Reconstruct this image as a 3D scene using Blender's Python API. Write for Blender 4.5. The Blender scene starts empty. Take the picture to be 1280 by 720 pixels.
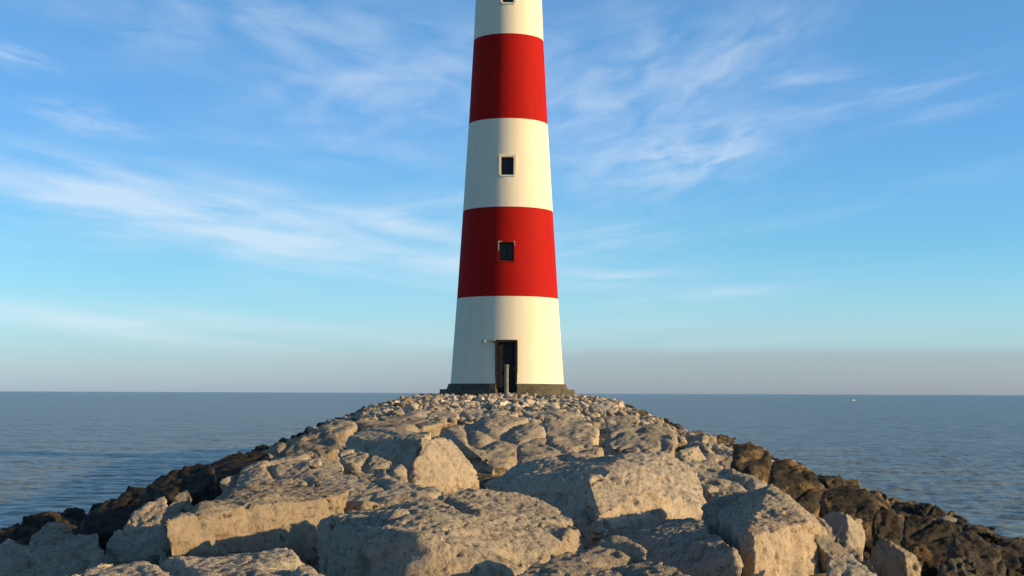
import bpy, bmesh, math, random
import numpy as np
from mathutils import Vector, Matrix
R = math.radians
random.seed(7)
sc = bpy.context.scene
col = sc.collection
EYE = 2.8                       # camera height over the water (z = 0)
F = 1800.0                      # focal length in pixels of a 1280 px wide frame
PITCH = math.atan(131.5 / F)
ROLL = R(0.22)

def tag(o, label=None, cat=None, group=None, kind=None):
    if label: o["label"] = label
    if cat: o["category"] = cat
    if group: o["group"] = group
    if kind: o["kind"] = kind
    return o

def P(px, py, Y):
    """photo position (1280 x 720) at world distance Y along the breakwater"""
    u, v = (px - 640) / F, (360 - py) / F
    cr, sr = math.cos(ROLL), math.sin(ROLL)
    u, v = u * cr - v * sr, u * sr + v * cr
    fy = math.cos(PITCH) - v * math.sin(PITCH)
    fz = math.sin(PITCH) + v * math.cos(PITCH)
    k = Y / fy
    return np.array([u * k, Y, EYE + fz * k])

def project(p):
    """world points (n,3) -> photo pixels and depth"""
    x, y, z = p[:, 0], p[:, 1], p[:, 2] - EYE
    d = y * math.cos(PITCH) + z * math.sin(PITCH)
    v = (-y * math.sin(PITCH) + z * math.cos(PITCH)) / d
    u = x / d
    cr, sr = math.cos(ROLL), math.sin(ROLL)
    u, v = u * cr + v * sr, -u * sr + v * cr
    return 640 + u * F, 360 - v * F, d

# ------------------------------------------------------------------ noise
def _hash(ix, iy, iz, s):
    h = (ix * 374761393 + iy * 668265263 + iz * 2246822519 + s * 3266489917) & 0xFFFFFFFF
    h = ((h ^ (h >> 13)) * 1274126177) & 0xFFFFFFFF
    h = ((h ^ (h >> 16)) * 2246822519) & 0xFFFFFFFF
    return (h ^ (h >> 15)) & 0xFFFFFFFF

def noise(p, s=0):
    i = np.floor(p).astype(np.int64); f = p - i
    w = f * f * f * (f * (f * 6 - 15) + 10)
    out = 0
    for a in (0, 1):
        for b in (0, 1):
            for c in (0, 1):
                h = _hash(i[:, 0] + a, i[:, 1] + b, i[:, 2] + c, s)
                gx = (h & 1023) / 511.5 - 1; gy = ((h >> 10) & 1023) / 511.5 - 1; gz = ((h >> 20) & 1023) / 511.5 - 1
                d = gx * (f[:, 0] - a) + gy * (f[:, 1] - b) + gz * (f[:, 2] - c)
                out = out + d * (w[:, 0] if a else 1 - w[:, 0]) * (w[:, 1] if b else 1 - w[:, 1]) * (w[:, 2] if c else 1 - w[:, 2])
    return out

def fbm(p, octv=4, s=0, gain=.5):
    o = 0; a = 1
    for k in range(octv):
        o = o + a * noise(p * 2 ** k + 17.3 * k, s + k); a *= gain
    return o

def sstep(a, b, x):
    t = np.clip((x - a) / (b - a), 0, 1); return t * t * (3 - 2 * t)

# ------------------------------------------------------------------ rocks
_ico = {}
def ico(n):
    if n not in _ico:
        bm = bmesh.new(); bmesh.ops.create_icosphere(bm, subdivisions=n, radius=1)
        v = np.array([x.co[:] for x in bm.verts]); v /= np.linalg.norm(v, axis=1)[:, None]
        f = np.array([[q.index for q in x.verts] for x in bm.faces]); bm.free()
        _ico[n] = (v, f)
    return _ico[n]

def hull_planes(pts):
    bm = bmesh.new()
    for p in pts: bm.verts.new(p)
    r = bmesh.ops.convex_hull(bm, input=bm.verts)
    bm.normal_update()
    c = np.mean(pts, axis=0)
    N, D = [], []
    for f in bm.faces:
        n = np.array(f.normal[:]); d = n @ (np.array(f.verts[0].co[:]) - c)
        if f.calc_area() < 1e-5: continue
        if d < 0: n, d = -n, -d
        N.append(n); D.append(max(d, 1e-3))
    bm.free()
    return c, np.array(N), np.array(D)

def normals(v, f):
    fn = np.cross(v[f[:, 1]] - v[f[:, 0]], v[f[:, 2]] - v[f[:, 0]])
    n = np.zeros_like(v)
    if f.shape[1] == 4: fn = np.cross(v[f[:, 2]] - v[f[:, 0]], v[f[:, 3]] - v[f[:, 1]])
    for k in range(f.shape[1]):
        for ax in range(3):
            n[:, ax] += np.bincount(f[:, k], fn[:, ax], len(v))
    return n / (np.linalg.norm(n, axis=1)[:, None] + 1e-12)

def block(pts, chips, rng, voxel, soft):
    """hull of pts with chipped corners, as an even fine mesh: vertices and quads"""
    bm = bmesh.new()
    for p in pts: bm.verts.new(p)
    r = bmesh.ops.convex_hull(bm, input=bm.verts)
    bmesh.ops.delete(bm, geom=list({g_ for g_ in r["geom_interior"] + r["geom_unused"] if isinstance(g_, bmesh.types.BMVert)}), context="VERTS")
    c = np.mean(pts, axis=0)
    for k in range(chips):
        n = rng.normal(size=3); n[2] = n[2] * .7 + .1; n /= np.linalg.norm(n)
        vs = np.array([v.co[:] for v in bm.verts]); ext = ((vs - c) @ n).max()
        co = c + n * ext * rng.uniform(.85, .95)
        bmesh.ops.bisect_plane(bm, geom=bm.verts[:] + bm.edges[:] + bm.faces[:], plane_co=co, plane_no=n, clear_outer=True)
        bmesh.ops.holes_fill(bm, edges=[e for e in bm.edges if e.is_boundary])
    bmesh.ops.recalc_face_normals(bm, faces=bm.faces)
    me = bpy.data.meshes.new("tmp"); bm.to_mesh(me); bm.free()
    o = bpy.data.objects.new("tmp", me); col.objects.link(o)
    md = o.modifiers.new("r", "REMESH"); md.mode = "VOXEL"; md.voxel_size = voxel
    sm = o.modifiers.new("s", "SMOOTH"); sm.factor = .6; sm.iterations = soft
    dg = bpy.context.evaluated_depsgraph_get(); ev = o.evaluated_get(dg); em = ev.to_mesh()
    v = np.empty(len(em.vertices) * 3, np.float32); em.vertices.foreach_get("co", v)
    nl = len(em.loops); li = np.empty(nl, np.int32); em.loops.foreach_get("vertex_index", li)
    lt = np.empty(len(em.polygons), np.int32); em.polygons.foreach_get("loop_total", lt)
    assert (lt == 4).all()
    ev.to_mesh_clear(); bpy.data.objects.remove(o); bpy.data.meshes.remove(me)
    return v.reshape(-1, 3).astype(float), li.reshape(-1, 4)

def rock_verts(pts, voxel, seed, rough=1.0, chips=5, pits=1.0, size=None, soft=None):
    """a weathered block filling the convex hull of pts"""
    rng = np.random.default_rng(seed)
    pts = np.array(pts, float)
    sz = pts.max(0) - pts.min(0)
    s = size or float(np.sort(sz)[1:].mean())
    v, f = block(pts, chips, rng, voxel, soft or int(max(3, (.014 * s / voxel) ** 2 * 1.3)))
    off = rng.uniform(-50, 50, 3)
    n = normals(v, f)
    # broad unevenness, then ledges along a tilted bedding, cracks, lumps
    warp = np.stack([noise(v * (1.2 / s) + off + 9 * k, seed + 40 + k) for k in range(3)], 1) * .35 * s
    v1 = v + warp
    big_n = noise(v1 * (1.5 / s) + off, seed) * .08 + noise(v1 * (3.4 / s) + off, seed + 1) * .06
    v = v + n * (big_n * s * rough)[:, None]
    rid = 1 - np.abs(noise(v1 * (2.3 / s) + off, seed + 5)) * 3.0
    v = v - n * (sstep(.72, 1, rid) * .045 * s * rough)[:, None]
    bd = rng.normal(size=3) * .35 + np.array([0, 0, 1.0]); bd /= np.linalg.norm(bd)
    h = (v1 @ bd) / (.20 * s); st = h - np.floor(h)
    side = 1 - np.abs(n @ bd)
    amp = sstep(-.1, .3, noise(v1 * (1.1 / s) + off, seed + 6))
    v = v - n * (sstep(.80, .97, st) * (1 - sstep(.97, 1.0, st)) * .030 * s * side * amp * rough)[:, None]
    v = v + n * (fbm(v * 4.5 + off, 2, seed + 9, .60) * .028 * min(1, s) * rough)[:, None]
    v = v + n * (fbm(v * 15 + off, 4, seed + 15, .65) * .020 * min(1, s))[:, None]
    if pits:
        n = normals(v, f)
        pn = noise(v * np.array([7.5, 7.5, 9.5]) + off, seed + 21)
        pm = sstep(-.15, .25, noise(v * 1.7 + off, seed + 23))
        v = v - n * (sstep(.26, .44, pn) * .065 * pm * pits * min(1, s))[:, None]
        pn = noise(v * 17 + off, seed + 31)
        v = v - n * (sstep(.15, .40, pn) * .022 * pits)[:, None]
    return v, f

def mesh_from(name, v, f, mat, smooth=True):
    me = bpy.data.meshes.new(name)
    me.vertices.add(len(v)); me.vertices.foreach_set("co", np.ascontiguousarray(v, dtype=np.float32).ravel())
    k = f.shape[1]
    me.loops.add(len(f) * k); me.loops.foreach_set("vertex_index", f.astype(np.int32).ravel())
    me.polygons.add(len(f)); me.polygons.foreach_set("loop_start", np.arange(0, len(f) * k, k, dtype=np.int32))
    me.polygons.foreach_set("loop_total", np.full(len(f), k, dtype=np.int32))
    me.update(calc_edges=True); me.validate()
    me.polygons.foreach_set("use_smooth", np.full(len(f), smooth)); me.materials.append(mat)
    return me

# ------------------------------------------------------------------ node helpers
class NT:
    def __init__(s, tree): s.t = tree; s.n = tree.nodes; s.l = tree.links
    def new(s, ty, **kw):
        x = s.n.new(ty)
        for k, v in kw.items():
            if k == "inp":
                for a, b in v.items(): s.put(x.inputs[a], b)
            else: setattr(x, k, v)
        return x
    def put(s, sock, b):
        if isinstance(b, bpy.types.NodeSocket): s.l.new(b, sock)
        else: sock.default_value = b
    def m(s, op, a, b=0.0, c=None, clamp=False):
        x = s.new("ShaderNodeMath", operation=op, use_clamp=clamp); s.put(x.inputs[0], a); s.put(x.inputs[1], b)
        if c is not None: s.put(x.inputs[2], c)
        return x.outputs[0]
    def vm(s, op, a, b): 
        x = s.new("ShaderNodeVectorMath", operation=op); s.put(x.inputs[0], a); s.put(x.inputs[1], b); return x.outputs[0]
    def mix(s, f, a, b, bt="MIX"):
        x = s.new("ShaderNodeMix", data_type="RGBA", blend_type=bt); s.put(x.inputs[0], f); s.put(x.inputs[6], a); s.put(x.inputs[7], b); return x.outputs[2]
    def noise(s, vec, scale, det=4, rough=.55, dist=0.0):
        x = s.new("ShaderNodeTexNoise", inp={"Vector": vec, "Scale": scale, "Detail": det, "Roughness": rough, "Distortion": dist}); return x.outputs[0]
    def ss(s, v, a, b, lo=0.0, hi=1.0):
        x = s.new("ShaderNodeMapRange", interpolation_type="SMOOTHSTEP"); s.put(x.inputs[0], v)
        x.inputs[1].default_value = a; x.inputs[2].default_value = b; x.inputs[3].default_value = lo; x.inputs[4].default_value = hi
        return x.outputs[0]
    def ramp(s, v, stops, interp="LINEAR"):
        x = s.new("ShaderNodeValToRGB"); s.put(x.inputs[0], v); e = x.color_ramp; e.interpolation = interp
        while len(e.elements) < len(stops): e.elements.new(.5)
        for k, (p, c) in enumerate(stops): e.elements[k].position = p; e.elements[k].color = (*c, 1)
        return x.outputs[0]

def material(name):
    m = bpy.data.materials.new(name); m.use_nodes = True
    t = NT(m.node_tree); b = t.n["Principled BSDF"]; return m, t, b

def rock_material(name, island=False):
    m, t, b = material(name)
    geo = t.new("ShaderNodeNewGeometry"); pos = geo.outputs["Position"]
    oi = t.new("ShaderNodeObjectInfo")
    csep = t.new("ShaderNodeSeparateColor", inp={0: oi.outputs["Color"]})
    rnd = geo.outputs["Random Per Island"] if island else oi.outputs["Random"]
    dark = csep.outputs[0]; pale = csep.outputs[1]
    n1 = t.noise(pos, 1.3, 5, .6); n2 = t.noise(pos, 7, 6, .65); n3 = t.noise(pos, 25, 5, .7); n4 = t.noise(pos, 62, 3, .6)
    warm = t.mix(t.ss(n1, .35, .65), (.42, .325, .235, 1), (.37, .295, .225, 1))
    warm = t.mix(t.ss(n2, .48, .68), warm, (.49, .385, .28, 1))
    # grey, mottled weathering on the upward faces, with extra light on tops painted in
    nz = t.new("ShaderNodeSeparateXYZ", inp={0: geo.outputs["Normal"]}).outputs[2]
    up = t.m("MULTIPLY", t.ss(t.m("ADD", nz, t.m("MULTIPLY", t.m("SUBTRACT", n2, .5), .9)), .25, .85), .66)
    grey = t.mix(t.ss(n3, .40, .62), (.20, .172, .14, 1), (.56, .47, .375, 1))
    c = t.mix(up, warm, grey)
    c = t.mix(t.ss(n3, .53, .66, 0, .62), c, (.13, .10, .075, 1))
    c = t.mix(t.m("MULTIPLY", t.ss(n4, .60, .75), .5), c, (.60, .50, .36, 1))
    c = t.mix(t.m("MULTIPLY", t.ss(t.noise(pos, 2.4, 5, .7, .6), .60, .70), .45), c, (.10, .085, .07, 1))
    val = t.m("MULTIPLY_ADD", rnd, .85 if island else .45, .4 if island else .78)
    c = t.mix(1.0, c, t.new("ShaderNodeCombineColor", inp={0: val, 1: val, 2: val}).outputs[0], "MULTIPLY")
    hue = t.m("FRACT", t.m("MULTIPLY", rnd, 7.31))
    c = t.mix(t.ss(hue, .0, 1.0, 0, .5), c, t.mix(1.0, c, (.80, .90, 1.02, 1), "MULTIPLY"))
    lich = t.m("MULTIPLY", t.ss(t.noise(pos, 5.5, 4, .75, .3), .60, .66), t.ss(n1, .42, .60))
    c = t.mix(t.m("MULTIPLY", lich, .55), c, (.52, .46, .37, 1))
    streaks = t.noise(t.vm("MULTIPLY", pos, (3.5, 3.5, .8)), 1.0, 4, .6, .2)
    c = t.mix(t.ss(streaks, .55, .72, 0, .42), c, (.20, .13, .075, 1))
    c = t.mix(t.m('MULTIPLY', t.ss(t.noise(pos, 3.1, 3, .6, .5), .56, .62), .35), c, (.20, .17, .14, 1))
    # blackish weed and ochre stain of the tidal rocks
    och = t.mix(t.ss(n3, .4, .6), (.17, .098, .036, 1), (.26, .165, .07, 1))
    blk = t.mix(t.ss(n2, .4, .6), (.012, .012, .010, 1), (.045, .033, .022, 1))
    wet = t.mix(t.m("MULTIPLY", t.ss(t.noise(pos, 1.7, 5, .65, .4), .50, .62), t.ss(dark, .80, .95, 1, .12)), blk, och)
    z = t.new("ShaderNodeSeparateXYZ", inp={0: pos}).outputs[2]
    zz = t.m("ADD", z, t.m("MULTIPLY", t.m("SUBTRACT", n1, .5), 1.2))
    tide = t.ss(zz, .55, 1.05, 1, 0)
    dk = t.m("MAXIMUM", tide, t.ss(t.m("ADD", dark, t.m("MULTIPLY", t.m("SUBTRACT", n2, .5), .6)), .30, .70))
    c = t.mix(dk, c, wet)
    pl = t.mix(t.ss(rnd, .1, .9), (.58, .45, .34, 1), (.70, .62, .52, 1))
    c = t.mix(t.m("MULTIPLY", pale, .8), c, pl)
    t.put(b.inputs["Base Color"], c)
    t.put(b.inputs["Roughness"], t.m("MULTIPLY_ADD", dk, -.30, .92)); b.inputs["Specular IOR Level"].default_value = .25
    h = t.m("ADD", t.m("MULTIPLY", n3, 1.0), t.m("MULTIPLY", n4, .45))
    bp = t.new("ShaderNodeBump", inp={"Height": h, "Strength": 1.0, "Distance": .028})
    t.put(b.inputs["Normal"], bp.outputs[0])
    return m

ROCK = rock_material("weathered_limestone")
RUBBLE = rock_material("loose_rubble", True)

def plain(name, c, rough=.6, metal=0, bump=None):
    m, t, b = material(name)
    b.inputs["Base Color"].default_value = (*c, 1); b.inputs["Roughness"].default_value = rough; b.inputs["Metallic"].default_value = metal
    geo = t.new("ShaderNodeNewGeometry"); pos = geo.outputs["Position"]
    if bump:
        sc_, amt, dist = bump
        n = t.noise(pos, sc_, 5, .6)
        t.put(b.inputs["Base Color"], t.mix(t.ss(n, .35, .7), (*[x * (1 - amt) for x in c], 1), (*[min(1, x * (1 + amt)) for x in c], 1)))
        t.put(b.inputs["Normal"], t.new("ShaderNodeBump", inp={"Height": n, "Strength": .5, "Distance": dist}).outputs[0])
    return m

# ------------------------------------------------------------------ terrain of the breakwater
def ground_z(X, Y):
    """level of the rock tops"""
    X = np.asarray(X, float); Y = np.asarray(Y, float)
    c = np.interp(Y, [-20, 0, 7, 10, 20, 30, 40, 50, 57, 65, 72, 80, 90], [-1.7, -1.6, -1.15, -.95, -.82, -.74, -.56, -.26, -.06, -.06, -.6, -2.2, -4.2])
    a = np.abs(X + .1)
    a = a * (1 + sstep(34, 46, Y) * np.where(X > 0, .17, .04))
    near = np.interp(a, [0, 2.5, 5, 7.5, 9.8, 13, 25], [0, 0, -.70, -1.38, -2.05, -3.6, -6])
    far = np.interp(a, [0, 4.0, 4.8, 5.6, 6.5, 7.5, 10, 13, 25], [0, -.12, -.28, -.55, -.85, -1.35, -2.5, -4, -6])
    w = sstep(24, 46, Y)
    return np.maximum(EYE + c + near * (1 - w) + far * w, -2.5)

# ------------------------------------------------------------------ hero boulders: hull corners as (photo x, photo y, distance)
# every corner is also carried down by h metres, so the block has a body below what shows
G_CR = "boulders on the crest of the breakwater"
G_L = "shaded rocks on the left flank"
G_R = "dark tidal rocks on the right flank"
H = [
 # centre front slab
 (dict(h=.75, seed=11, lvl=7, rough=.8), [(394,655,10.9),(396,720,10.4),(415,645,10.8),(545,607,11.8),(610,603,12.3),(690,630,12.2),(744,668,11.3),(700,690,10.5),(630,728,9.3),(500,735,8.9),(468,666,9.3)],
  "broad tilted tan boulder with a pitted top, centre front of the breakwater", G_CR),
 (dict(h=.7, seed=12, lvl=7, rough=.5), [(205,648,10.5),(212,697,10.4),(236,634,11.0),(325,644,11.7),(300,676,11.6),(380,655,12.2),(393,682,12.2),(438,612,13.2),(400,600,13.9),(335,596,14.2),(262,630,13)],
  "flat-topped tan block with a square golden end face, left of the centre slab", G_CR),
 (dict(h=.6, seed=13, lvl=7, rough=.75), [(60,722,8.2),(140,697,9.0),(230,697,9.0),(340,685,9.3),(390,688,9.2),(412,704,8.7),(414,745,8.0),(300,760,7.6),(80,760,7.6)],
  "long pale knobbly slab along the bottom left edge of the picture", G_CR),
 (dict(h=.9, seed=14, lvl=7, rough=.5, chips=3), [(606,603,15.2),(640,588,15.6),(700,572,15.4),(780,563,14.6),(835,568,15.0),(868,590,14.8),(886,640,14.0),(840,655,13.4),(748,664,12.1),(752,598,12.5),(700,634,13.4),(670,615,14.2)],
  "big boulder with a dark shaded left face and a furrowed sunlit right face", G_CR),
 (dict(h=.6, seed=15, lvl=7, rough=.3, chips=1), [(928,672,10.0),(930,724,9.9),(1012,650,10.9),(1033,664,11.3),(1034,735,11.2),(885,625,13.2),(930,612,13.0),(964,604,12.0)],
  "angular block with a flat golden front face, right of the dark-faced boulder", G_CR),
 (dict(h=.8, seed=16, lvl=7, rough=.4, chips=2), [(765,670,11.6),(800,655,12.2),(870,650,11.6),(926,684,9.9),(922,724,9.8),(840,716,10.3),(770,705,11.2)],
  "boulder with a wide shaded face wedged before the flat golden block", G_CR),
 (dict(h=.6, seed=17, lvl=7, rough=.8), [(640,722,8.1),(690,694,8.9),(738,680,9.3),(776,670,9.5),(806,694,9.0),(850,712,8.6),(880,735,8.0),(760,760,7.5),(640,760,7.5)],
  "grey-tan mottled boulder at the bottom edge right of the centre slab", G_CR),
 # second row
 (dict(h=.7, seed=21, lvl=7, rough=.4, chips=2), [(436,572,20.6),(518,580,18.6),(430,548,21),(530,546,19.4),(455,533,22.8),(540,540,20.7)],
  "long block with a shaded front face under a thin sunlit ledge, left of centre", G_CR),
 (dict(h=.5, seed=22, lvl=7, rough=.5, chips=2), [(518,577,18.5),(530,545,18.8),(560,546,19.8),(573,562,20.4),(578,588,20.2),(604,600,19.5),(550,607,18.4),(500,606,18)],
  "rounded golden boulder at the right end of the long shaded block", G_CR),
 (dict(h=.5, seed=23, lvl=7, rough=1.1, chips=3), [(422,566,20),(445,562,20.5),(505,578,18.8),(510,600,17.2),(476,608,16.8),(445,596,17.4),(428,580,18.6)],
  "low craggy rock with deep hollows below the long shaded block", G_CR),
 (dict(h=.8, seed=24, lvl=7, rough=.8), [(560,532,28),(600,524,30),(660,522,30),(680,538,27),(672,552,25),(648,582,22),(615,584,21.5),(586,560,23.5),(555,545,26)],
  "lumpy tan boulder with a dark hollow on its left, up the middle of the crest", G_CR),
 (dict(h=.7, seed=25, lvl=7, rough=.8), [(648,556,22),(672,548,23.5),(720,543,24.5),(760,556,22.5),(745,570,20),(690,580,18.8),(650,582,19)],
  "low tan boulder just behind the big dark-faced boulder", G_CR),
 (dict(h=.5, seed=26, lvl=6, rough=.8), [(676,528,30),(700,520,32),(730,522,32),(752,540,27),(748,552,25),(712,556,24),(684,546,26)],
  "boulder with a shaded side right of the lumpy middle boulder", G_CR),
 (dict(h=.5, seed=27, lvl=6, rough=.8), [(752,530,30),(790,526,31),(835,538,28),(850,556,24),(835,572,21.5),(790,566,22),(756,556,24)],
  "wide tan boulder above the furrowed sunlit face", G_CR),
 (dict(h=.6, seed=28, lvl=7, rough=.8), [(840,566,21),(880,572,20.5),(935,596,17.5),(962,604,16),(945,622,14.8),(900,625,14.6),(868,600,16.5)],
  "pitted tan rock with dark hollows beyond the flat golden block", G_CR),
 (dict(h=.7, seed=29, lvl=7, rough=.8), [(870,630,13.4),(905,616,14.6),(950,610,14.4),(965,650,12.2),(930,668,11.6),(884,655,12.2)],
  "shaded rock squeezed between the furrowed boulder and the flat golden block", G_CR),
 (dict(h=.6, seed=30, lvl=6, rough=.8), [(395,600,16),(430,590,17),(500,606,16.2),(560,612,15),(540,622,14),(450,634,13.4),(410,622,14.4)],
  "low rock lying in shade behind the centre slab", G_CR),
 (dict(h=.6, seed=31, lvl=6, rough=.9), [(270,600,17.5),(320,578,19.5),(390,562,21),(430,570,20),(435,600,16.5),(380,606,16),(300,616,15.6)],
  "broad grey shaded rock behind the square golden end block", G_L),
 (dict(h=.6, seed=32, lvl=6, rough=.9), [(340,556,25),(375,542,28),(420,538,27),(428,556,23),(400,572,21),(350,578,20.5)],
  "grey rock left of the long block with the sunlit ledge", G_L),
 # left flank
 (dict(h=.6, seed=33, lvl=6, rough=.8), [(212,618,16),(236,610,16.5),(248,622,15.5),(250,660,13.6),(214,680,12.8),(205,690,12.4),(196,650,14)],
  "rounded grey rock leaning behind the square golden end face", G_L),
 (dict(h=.8, seed=34, lvl=6, rough=.7), [(130,676,15.5),(165,640,17.5),(205,618,19),(222,640,17),(206,690,14),(150,705,13.6)],
  "smooth grey sloping rock in shade on the left flank", G_L),
 (dict(h=.6, seed=35, lvl=6, rough=.9), [(30,700,15),(56,676,17),(100,664,17.5),(122,662,17),(136,700,14.5),(118,730,13),(30,740,13)],
  "grey rock with one small sunlit tip at the lower left", G_L),
 (dict(h=.6, seed=36, lvl=6, rough=.8, col=(.35,0)), [(40,662,22),(60,648,23.5),(84,650,23),(96,672,20),(60,690,18),(34,684,19)],
  "small grey rock by the water at the far left", G_L),
 (dict(h=.8, seed=37, lvl=6, rough=.75, pits=.5, col=(1,0)), [(102,652,21),(128,628,23),(165,612,25),(192,618,24),(196,640,21),(160,660,19),(110,670,19)],
  "black weed-covered boulder at the water on the left", G_L),
 (dict(h=.8, seed=38, lvl=6, rough=.75, pits=.5, col=(1,0)), [(182,606,27),(215,586,30),(262,576,31),(275,592,27),(250,612,23),(195,624,22)],
  "black boulder higher up the left waterline", G_L),
 (dict(h=.8, seed=39, lvl=6, rough=.75, pits=.5, col=(.9,0)), [(258,582,32),(300,562,36),(335,560,36),(345,578,30),(300,596,25),(262,600,25)],
  "blackish boulder under the skyline of the left flank", G_L),
 (dict(h=.5, seed=40, lvl=6, rough=.8), [(-20,690,17),(10,672,19),(36,680,18),(44,705,15),(30,745,13.5),(-20,745,13.5)],
  "grey shaded rock in the bottom left corner", G_L),
 (dict(h=.5, seed=41, lvl=6, rough=.8, col=(.9,0)), [(-30,668,24),(0,660,25),(40,656,25),(46,676,21),(10,692,19),(-30,695,19)],
  "black rock at the left edge touching the water", G_L),
 # right flank
 (dict(h=.6, seed=51, lvl=6, rough=.6), [(1030,642,15.8),(1058,638,14.9),(1082,652,15.6),(1081,684,15.4),(1060,690,14.2),(1030,676,15.2)],
  "pale block with a sunlit right edge beside the flat golden block", G_R),
 (dict(h=.6, seed=52, lvl=6, rough=.6), [(1082,668,15.6),(1100,666,15.2),(1138,696,13.6),(1152,698,14.2),(1150,735,14.0),(1136,735,13.2),(1082,700,15)],
  "grey shaded slab with a sunlit rim near the bottom right", G_R),
 (dict(h=.6, seed=53, lvl=6, rough=.7), [(1034,692,11.4),(1062,690,11.6),(1092,716,11),(1110,745,10.4),(1060,760,9.8),(1032,760,9.9)],
  "pale rounded rock at the bottom edge right of the flat golden block", G_R),
 (dict(h=.4, seed=54, lvl=6, rough=.7), [(1006,634,13.6),(1028,646,13.2),(1060,676,12.4),(1096,706,11.6),(1118,735,11),(1085,728,10.9),(1030,690,11.4),(1008,660,12.2)],
  "narrow ridge of tan rock running down to the bottom right", G_R),
 (dict(h=.8, seed=55, lvl=6, rough=.75, pits=.5, col=(.75,0)), [(1026,612,21),(1055,604,22),(1082,610,21.5),(1096,632,19.5),(1098,660,16.5),(1062,654,16.5),(1030,640,18)],
  "dark boulder with an ochre right edge on the right skyline", G_R),
 (dict(h=.8, seed=56, lvl=6, rough=.75, pits=.5, col=(1,0)), [(1090,632,20.5),(1106,626,21),(1122,640,20),(1130,672,17),(1104,680,15.5),(1090,664,17)],
  "black rounded rock between the dark skyline boulder and the ochre rocks", G_R),
 (dict(h=.9, seed=57, lvl=6, rough=.6, pits=.3, col=(.72,0)), [(1128,642,20),(1150,636,20.5),(1180,642,20),(1212,664,18.5),(1216,700,15),(1170,712,14),(1130,700,15)],
  "large dark boulder with ochre streaks on the right flank", G_R),
 (dict(h=.8, seed=58, lvl=6, rough=.6, pits=.3, col=(.62,0)), [(1185,668,17),(1212,662,18),(1240,680,16.5),(1258,702,15),(1252,722,14),(1200,725,13.6),(1180,700,14.6)],
  "ochre-brown boulder near the bottom right corner", G_R),
 (dict(h=.6, seed=59, lvl=6, rough=.9, col=(.60,0)), [(1172,700,14),(1196,688,14.6),(1225,704,14),(1230,735,12.6),(1180,750,12)],
  "small orange-brown rock at the bottom edge near the right corner", G_R),
 (dict(h=.8, seed=60, lvl=6, rough=.75, pits=.5, col=(.9,0)), [(1225,676,19),(1262,670,20),(1300,676,20),(1305,706,16.5),(1262,712,15.5),(1232,700,16.6)],
  "black rock in the right corner at the water", G_R),
 (dict(h=.8, seed=61, lvl=6, rough=.75, pits=.5, col=(.75,0)), [(962,574,29),(990,574,30),(1022,592,27),(1030,615,23),(1000,632,19),(965,612,21)],
  "brown and black boulder on the skyline above the flat golden block", G_R),
 (dict(h=.7, seed=62, lvl=6, rough=.75, pits=.5, col=(.66,0)), [(915,556,35),(938,550,36),(962,560,35),(968,590,26),(940,596,24),(912,580,27)],
  "brown boulder upslope of the skyline boulders on the right", G_R),
 (dict(h=.03, seed=63, lvl=5, rough=.8, col=(0,.7)), [(383,577,15.4),(390,573,15.6),(402,574,15.6),(403,581,15.3),(392,585,15.2),(384,583,15.3)],
  "small whitish stone lying on the shaded rocks left of centre", G_CR),
 # third row, up to the rubble at the tower
 (dict(h=.4, seed=71, lvl=6, rough=.8), [(440,527,33),(470,520,34.5),(530,521,34.5),(556,528,33),(520,535,31.5),(455,536,31.5)],
  "long low rock right behind the sunlit ledge of the long block", G_CR),
 (dict(h=.4, seed=72, lvl=6, rough=.8), [(500,517,39),(530,511,41),(568,513,41),(575,522,38.5),(545,527,37.5),(506,526,37.8)],
  "rock at the edge of the rubble, left below the lighthouse plinth", G_CR),
 (dict(h=.4, seed=73, lvl=6, rough=.8), [(575,515,41),(610,510,42),(650,514,41),(640,524,38),(590,526,38)],
  "rock at the edge of the rubble, straight below the lighthouse door", G_CR),
 (dict(h=.4, seed=74, lvl=6, rough=.8), [(655,514,40),(690,509,42),(728,514,41),(735,524,38),(690,530,36.5),(660,524,38)],
  "rock at the edge of the rubble, below the right end of the plinth", G_CR),
 (dict(h=.35, seed=75, lvl=6, rough=.6, col=(0,.3)), [(736,503,48),(752,499,49),(772,504,48.5),(774,514,46),(750,520,45),(738,514,46)],
  "pinkish tan boulder on the skyline just right of the plinth", G_CR),
 (dict(h=.45, seed=76, lvl=6, rough=.8), [(738,522,39),(770,517,40),(800,524,39),(798,538,35.5),(765,540,35),(740,534,36)],
  "tan rock below the pinkish boulder right of the plinth", G_CR),
 (dict(h=.45, seed=77, lvl=6, rough=.8), [(395,533,33),(425,524,35),(448,526,34.5),(440,538,31.5),(405,544,31)],
  "grey rock on the left shoulder, next to the long low rock", G_L),
 (dict(h=.45, seed=78, lvl=6, rough=.8), [(800,528,37),(830,530,37.5),(850,544,34),(835,556,31),(805,546,32.5)],
  "tan rock on the right shoulder, under the small dark skyline rocks", G_R),
]
hero = []
heroes = []
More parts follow.
